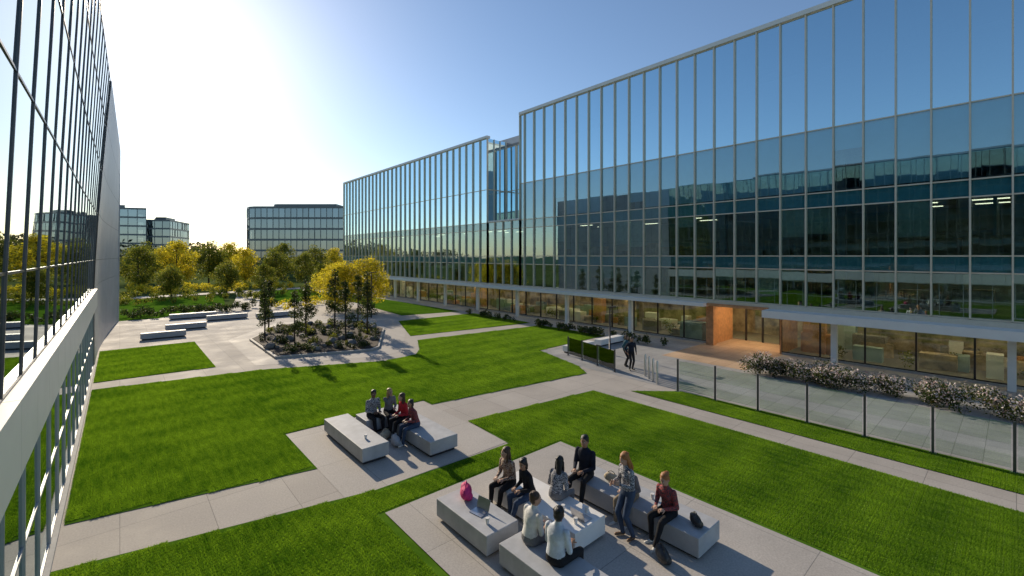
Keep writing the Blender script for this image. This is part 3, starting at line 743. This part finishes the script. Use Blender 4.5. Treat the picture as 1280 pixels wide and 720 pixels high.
    for sx in(-1,1): ell(V2,F2,H(.03*sx,.086,.012),.013,.009,.008,HR_,8,6)
    child('eyes',V2,F2,EYE)
    V2=[];F2=[]
    for sx in(-1,1):
        ell(V2,F2,H(.03*sx,.0935,.012),.006,.004,.006,HR_,8,6); cap(V2,F2,H(.016*sx,.095,.033),H(.045*sx,.086,.034),.004,.003,6)
    child('pupils_and_brows',V2,F2,PUP)
    V2=[];F2=[]; ell(V2,F2,H(0,.091,-.056),.022,.008,.007,HR_,10,6); child('mouth',V2,F2,LIP)
    V2=[];F2=[]
    if style!='bald':
        ell(V2,F2,H(0,-.018,.046),.087,.098,.092,HR_,18,12); ell(V2,F2,H(0,-.045,-.005),.082,.068,.088,HR_)
        if style=='long':
            cap(V2,F2,H(0,-.06,-.02),H(0,-.085,-.2),.08,.07,14,.6,(0,1,0)); cap(V2,F2,H(0,-.08,-.2),H(0,-.075,-.3),.07,.045,14,.6,(0,1,0))
            for sx in(-1,1): cap(V2,F2,H(.072*sx,-.02,0),H(.085*sx,-.01,-.17),.030,.026,10)
        if style=='bob':
            for sx in(-1,1): cap(V2,F2,H(.070*sx,-.02,.02),H(.074*sx,-.01,-.08),.034,.030,10)
            ell(V2,F2,H(0,-.05,-.05),.088,.064,.07,HR_)
        if style=='bun': ell(V2,F2,H(0,-.11,.07),.045,.042,.042,HR_)
        for q in range(20):
            a=random.uniform(0,6.28); e=random.uniform(.3,1.4); c=Vector((.08*math.cos(a)*math.cos(e),-.02+.09*math.sin(a)*math.cos(e)-.01,.045+.084*math.sin(e)))
            if c.y>.05 and c.z<.09: continue
            ell(V2,F2,H(*c),.024,.024,.012,HR_,8,5)
        child('hair',V2,F2,HR[hair],.009)
    return ob
C=dict(navy=cloth('navy_jacket',(.016,.02,.035)),shirt=cloth('white_shirt',(.62,.66,.72)),jean=cloth('denim',(.05,.075,.13)),black=cloth('black_cloth',(.02,.02,.023)),
  red=cloth('red_jacket',(.55,.035,.05)),pat=cloth('patterned_grey',(.05,.055,.075),(.45,.45,.47)),pat2=cloth('patterned_brown',(.14,.06,.035),(.5,.4,.32)),
  pat3=cloth('patterned_red',(.36,.055,.055),(.06,.045,.055)),grey=cloth('grey_cloth',(.18,.18,.19)),tee=cloth('white_tshirt',(.7,.69,.67)),khaki=cloth('khaki',(.28,.22,.15)),teal=cloth('teal_top',(.05,.13,.16)))
person('seated_woman',6.50,7.45,95,C['pat2'],C['black'],0,'brown','long',sc=.99,fem=True,lean=.1,yaw=-20,z0=0)
person('seated_woman',6.48,6.78,80,C['black'],C['jean'],1,'black','bob',sc=.97,fem=True,lean=.14,yaw=25,pitch=-15,z0=0,legs=((.10,.68),(.14,.54)))
person('seated_woman',6.82,6.35,-80,C['pat'],C['grey'],0,'black','long',sc=.97,fem=True,lean=.12,yaw=20,pitch=-10,z0=0)
person('seated_man',8.05,6.55,100,C['navy'],C['black'],1,'black','short',sc=1.1,lean=.04,yaw=10,z0=0,shoe=1,legs=((.16,.62),(.12,.74)))
person('standing_woman',7.42,5.0,70,C['pat'],C['jean'],0,'ginger','long',seat=None,sc=.98,fem=True,hl=(-.12,.28,1.15),hr=(.14,.26,1.08),pitch=-20,z0=.03,shoe=2)
person('seated_woman',8.08,4.5,85,C['pat3'],C['black'],0,'ginger','bun',sc=.99,fem=True,lean=.12,pitch=-20,z0=0,legs=((.08,.70),(.1,.56)))
person('seated_man',5.38,5.02,-85,C['shirt'],C['black'],1,'black','short',sc=1.05,lean=.06,z0=0,yaw=20,sleeve=False,legs=((.2,.66),(.16,.58)))
person('seated_man',5.42,5.68,-95,C['tee'],C['grey'],0,'brown','short',sc=1.0,lean=.10,z0=0,yaw=-30,sleeve=False)
person('seated_woman',8.08,5.35,92,C['grey'],C['khaki'],0,'blonde','bob',sc=.93,fem=True,lean=.16,z0=0,yaw=-20,pitch=-15)
person('seated_man',5.95,13.42,185,C['pat'],C['black'],2,'black','short',sc=1.0,lean=.08,z0=0,yaw=-20)
person('seated_woman',6.5,13.4,175,C['grey'],C['black'],0,'blonde','long',sc=.95,fem=True,lean=.1,z0=0,yaw=15,hr=(.05,.28,1.1))
person('seated_woman',6.62,12.5,95,C['red'],C['black'],0,'brown','long',sc=.98,fem=True,lean=.1,z0=0,yaw=-10)
person('seated_woman',6.6,11.8,85,C['pat3'],C['jean'],1,'black','bob',sc=.96,fem=True,lean=.15,z0=0,yaw=20)
person('standing_man',18.5,12.3,150,C['navy'],C['black'],1,'black','short',seat=None,sc=.95,shoe=1,z0=0)
person('standing_woman',18.9,12.9,200,C['teal'],C['black'],0,'brown','bob',seat=None,sc=.92,fem=True,shoe=1,z0=0)

M['pink']=simple('pink_fabric',(.65,.03,.18),.7,var=.2,bump=.4,bscale=20)
M['cup']=simple('paper_cup',(.75,.73,.7),.6); M['lap']=simple('laptop_shell',(.45,.45,.47),.3,.8)
M['tote']=simple('canvas_tote',(.5,.42,.3),.8,bump=.3)
M['leather']=simple('black_leather',(.03,.028,.028),.45,bump=.2)
def bag(x,y,z,k,s=1,rot=0):
    V=[];F=[]
    ell(V,F,(0,0,.11*s),.19*s,.10*s,.11*s); ell(V,F,(.05*s,.02*s,.17*s),.1*s,.07*s,.06*s); ell(V,F,(-.08*s,-.05*s,.07*s),.08*s,.07*s,.07*s)
    for i in range(12):
        a=math.pi*i/12;b=math.pi*(i+1)/12; cap(V,F,(.10*s*math.cos(a),0,.18*s+.09*s*math.sin(a)),(.10*s*math.cos(b),0,.18*s+.09*s*math.sin(b)),.012*s,.012*s,8)
    me=remesh(V,F,.008,1); me.materials.append(M[k]); o=bpy.data.objects.new('handbag',me); COL.objects.link(o); o.location=(x,y,z); o.rotation_euler=(0,0,rot)
bag(5.42,7.6,.45,'pink',1.25,.9); bag(8.25,6.0,.45,'tote',.9,1.9); bag(5.95,12.5,.006,'tote',1.2,.3); bag(6.0,11.9,.006,'bench',1.3,1.3); bag(8.1,3.98,.45,'leather',.9,.9); bag(7.3,4.2,.03,'leather',1.1,.9); bag(5.75,13.0,.006,'pink',.8,.9)
def cupo(x,y,z):
    g=MB(); tube(g,[(0,0,0),(0,0,.1),(0,0,.1),(0,0,.115)],[.028,.04,.043,.04],'cup',12); i=len(g.v)-12; g.f.append(tuple(range(i,i+12))); g.m.append(0)
    o=g.build('coffee_cup',smooth=False); o.location=(x,y,z)
for p in [(6.9,5.6,.45),(6.45,5.5,.45),(6.6,5.95,.45),(5.2,6.6,.45),(8.3,5.0,.45),(7.0,13.3,.45),(5.1,11.9,.45)]: cupo(*p)
def laptop(x,y,z,r):
    g=MB(); g.box(-.16,.16,-.11,.11,0,.016,'lap'); g.hexa([(-.16,.108,.018),(.16,.108,.018),(.16,.118,.018),(-.16,.118,.018),(-.16,.17,.22),(.16,.17,.22),(.16,.18,.218),(-.16,.18,.218)],'lap')
    o=g.build('laptop'); o.location=(x,y,z); o.rotation_euler=(0,0,r)
laptop(6.7,5.55,.45,R(90)); laptop(5.3,7.0,.45,R(-80))

# ------------------------------------------------------------------ light, sky, camera
EL=23; AZ=4
w_=bpy.data.worlds.new('World'); scene.world=w_; w_.use_nodes=True; nt=w_.node_tree
sk=nt.nodes.new('ShaderNodeTexSky'); sk.sky_type='NISHITA'; sk.sun_disc=False; sk.sun_elevation=R(EL); sk.sun_rotation=R(AZ); sk.air_density=1.0; sk.dust_density=.35; sk.ozone_density=3.0
bg=nt.nodes['Background']; bg.inputs['Strength'].default_value=.14; nt.links.new(sk.outputs[0],bg.inputs['Color'])
sd=bpy.data.lights.new('sun','SUN'); sd.energy=5.0; sd.angle=R(.5); sd.color=(1,.85,.64)
so=bpy.data.objects.new('sun',sd); COL.objects.link(so)
dv=-Vector((math.sin(R(AZ))*math.cos(R(EL)),math.cos(R(AZ))*math.cos(R(EL)),math.sin(R(EL)))); so.rotation_euler=dv.to_track_quat('-Z','Y').to_euler()
cam=bpy.data.cameras.new('camera'); co=bpy.data.objects.new('camera',cam); COL.objects.link(co)
co.location=(0,0,5.5); co.rotation_euler=(R(90),0,R(-41.4)); cam.sensor_width=36; cam.lens=15.64; cam.shift_y=-.03125; cam.clip_start=.05; cam.clip_end=4000
scene.camera=co
scene.view_settings.view_transform='Standard'; scene.view_settings.look='None'; scene.view_settings.exposure=0
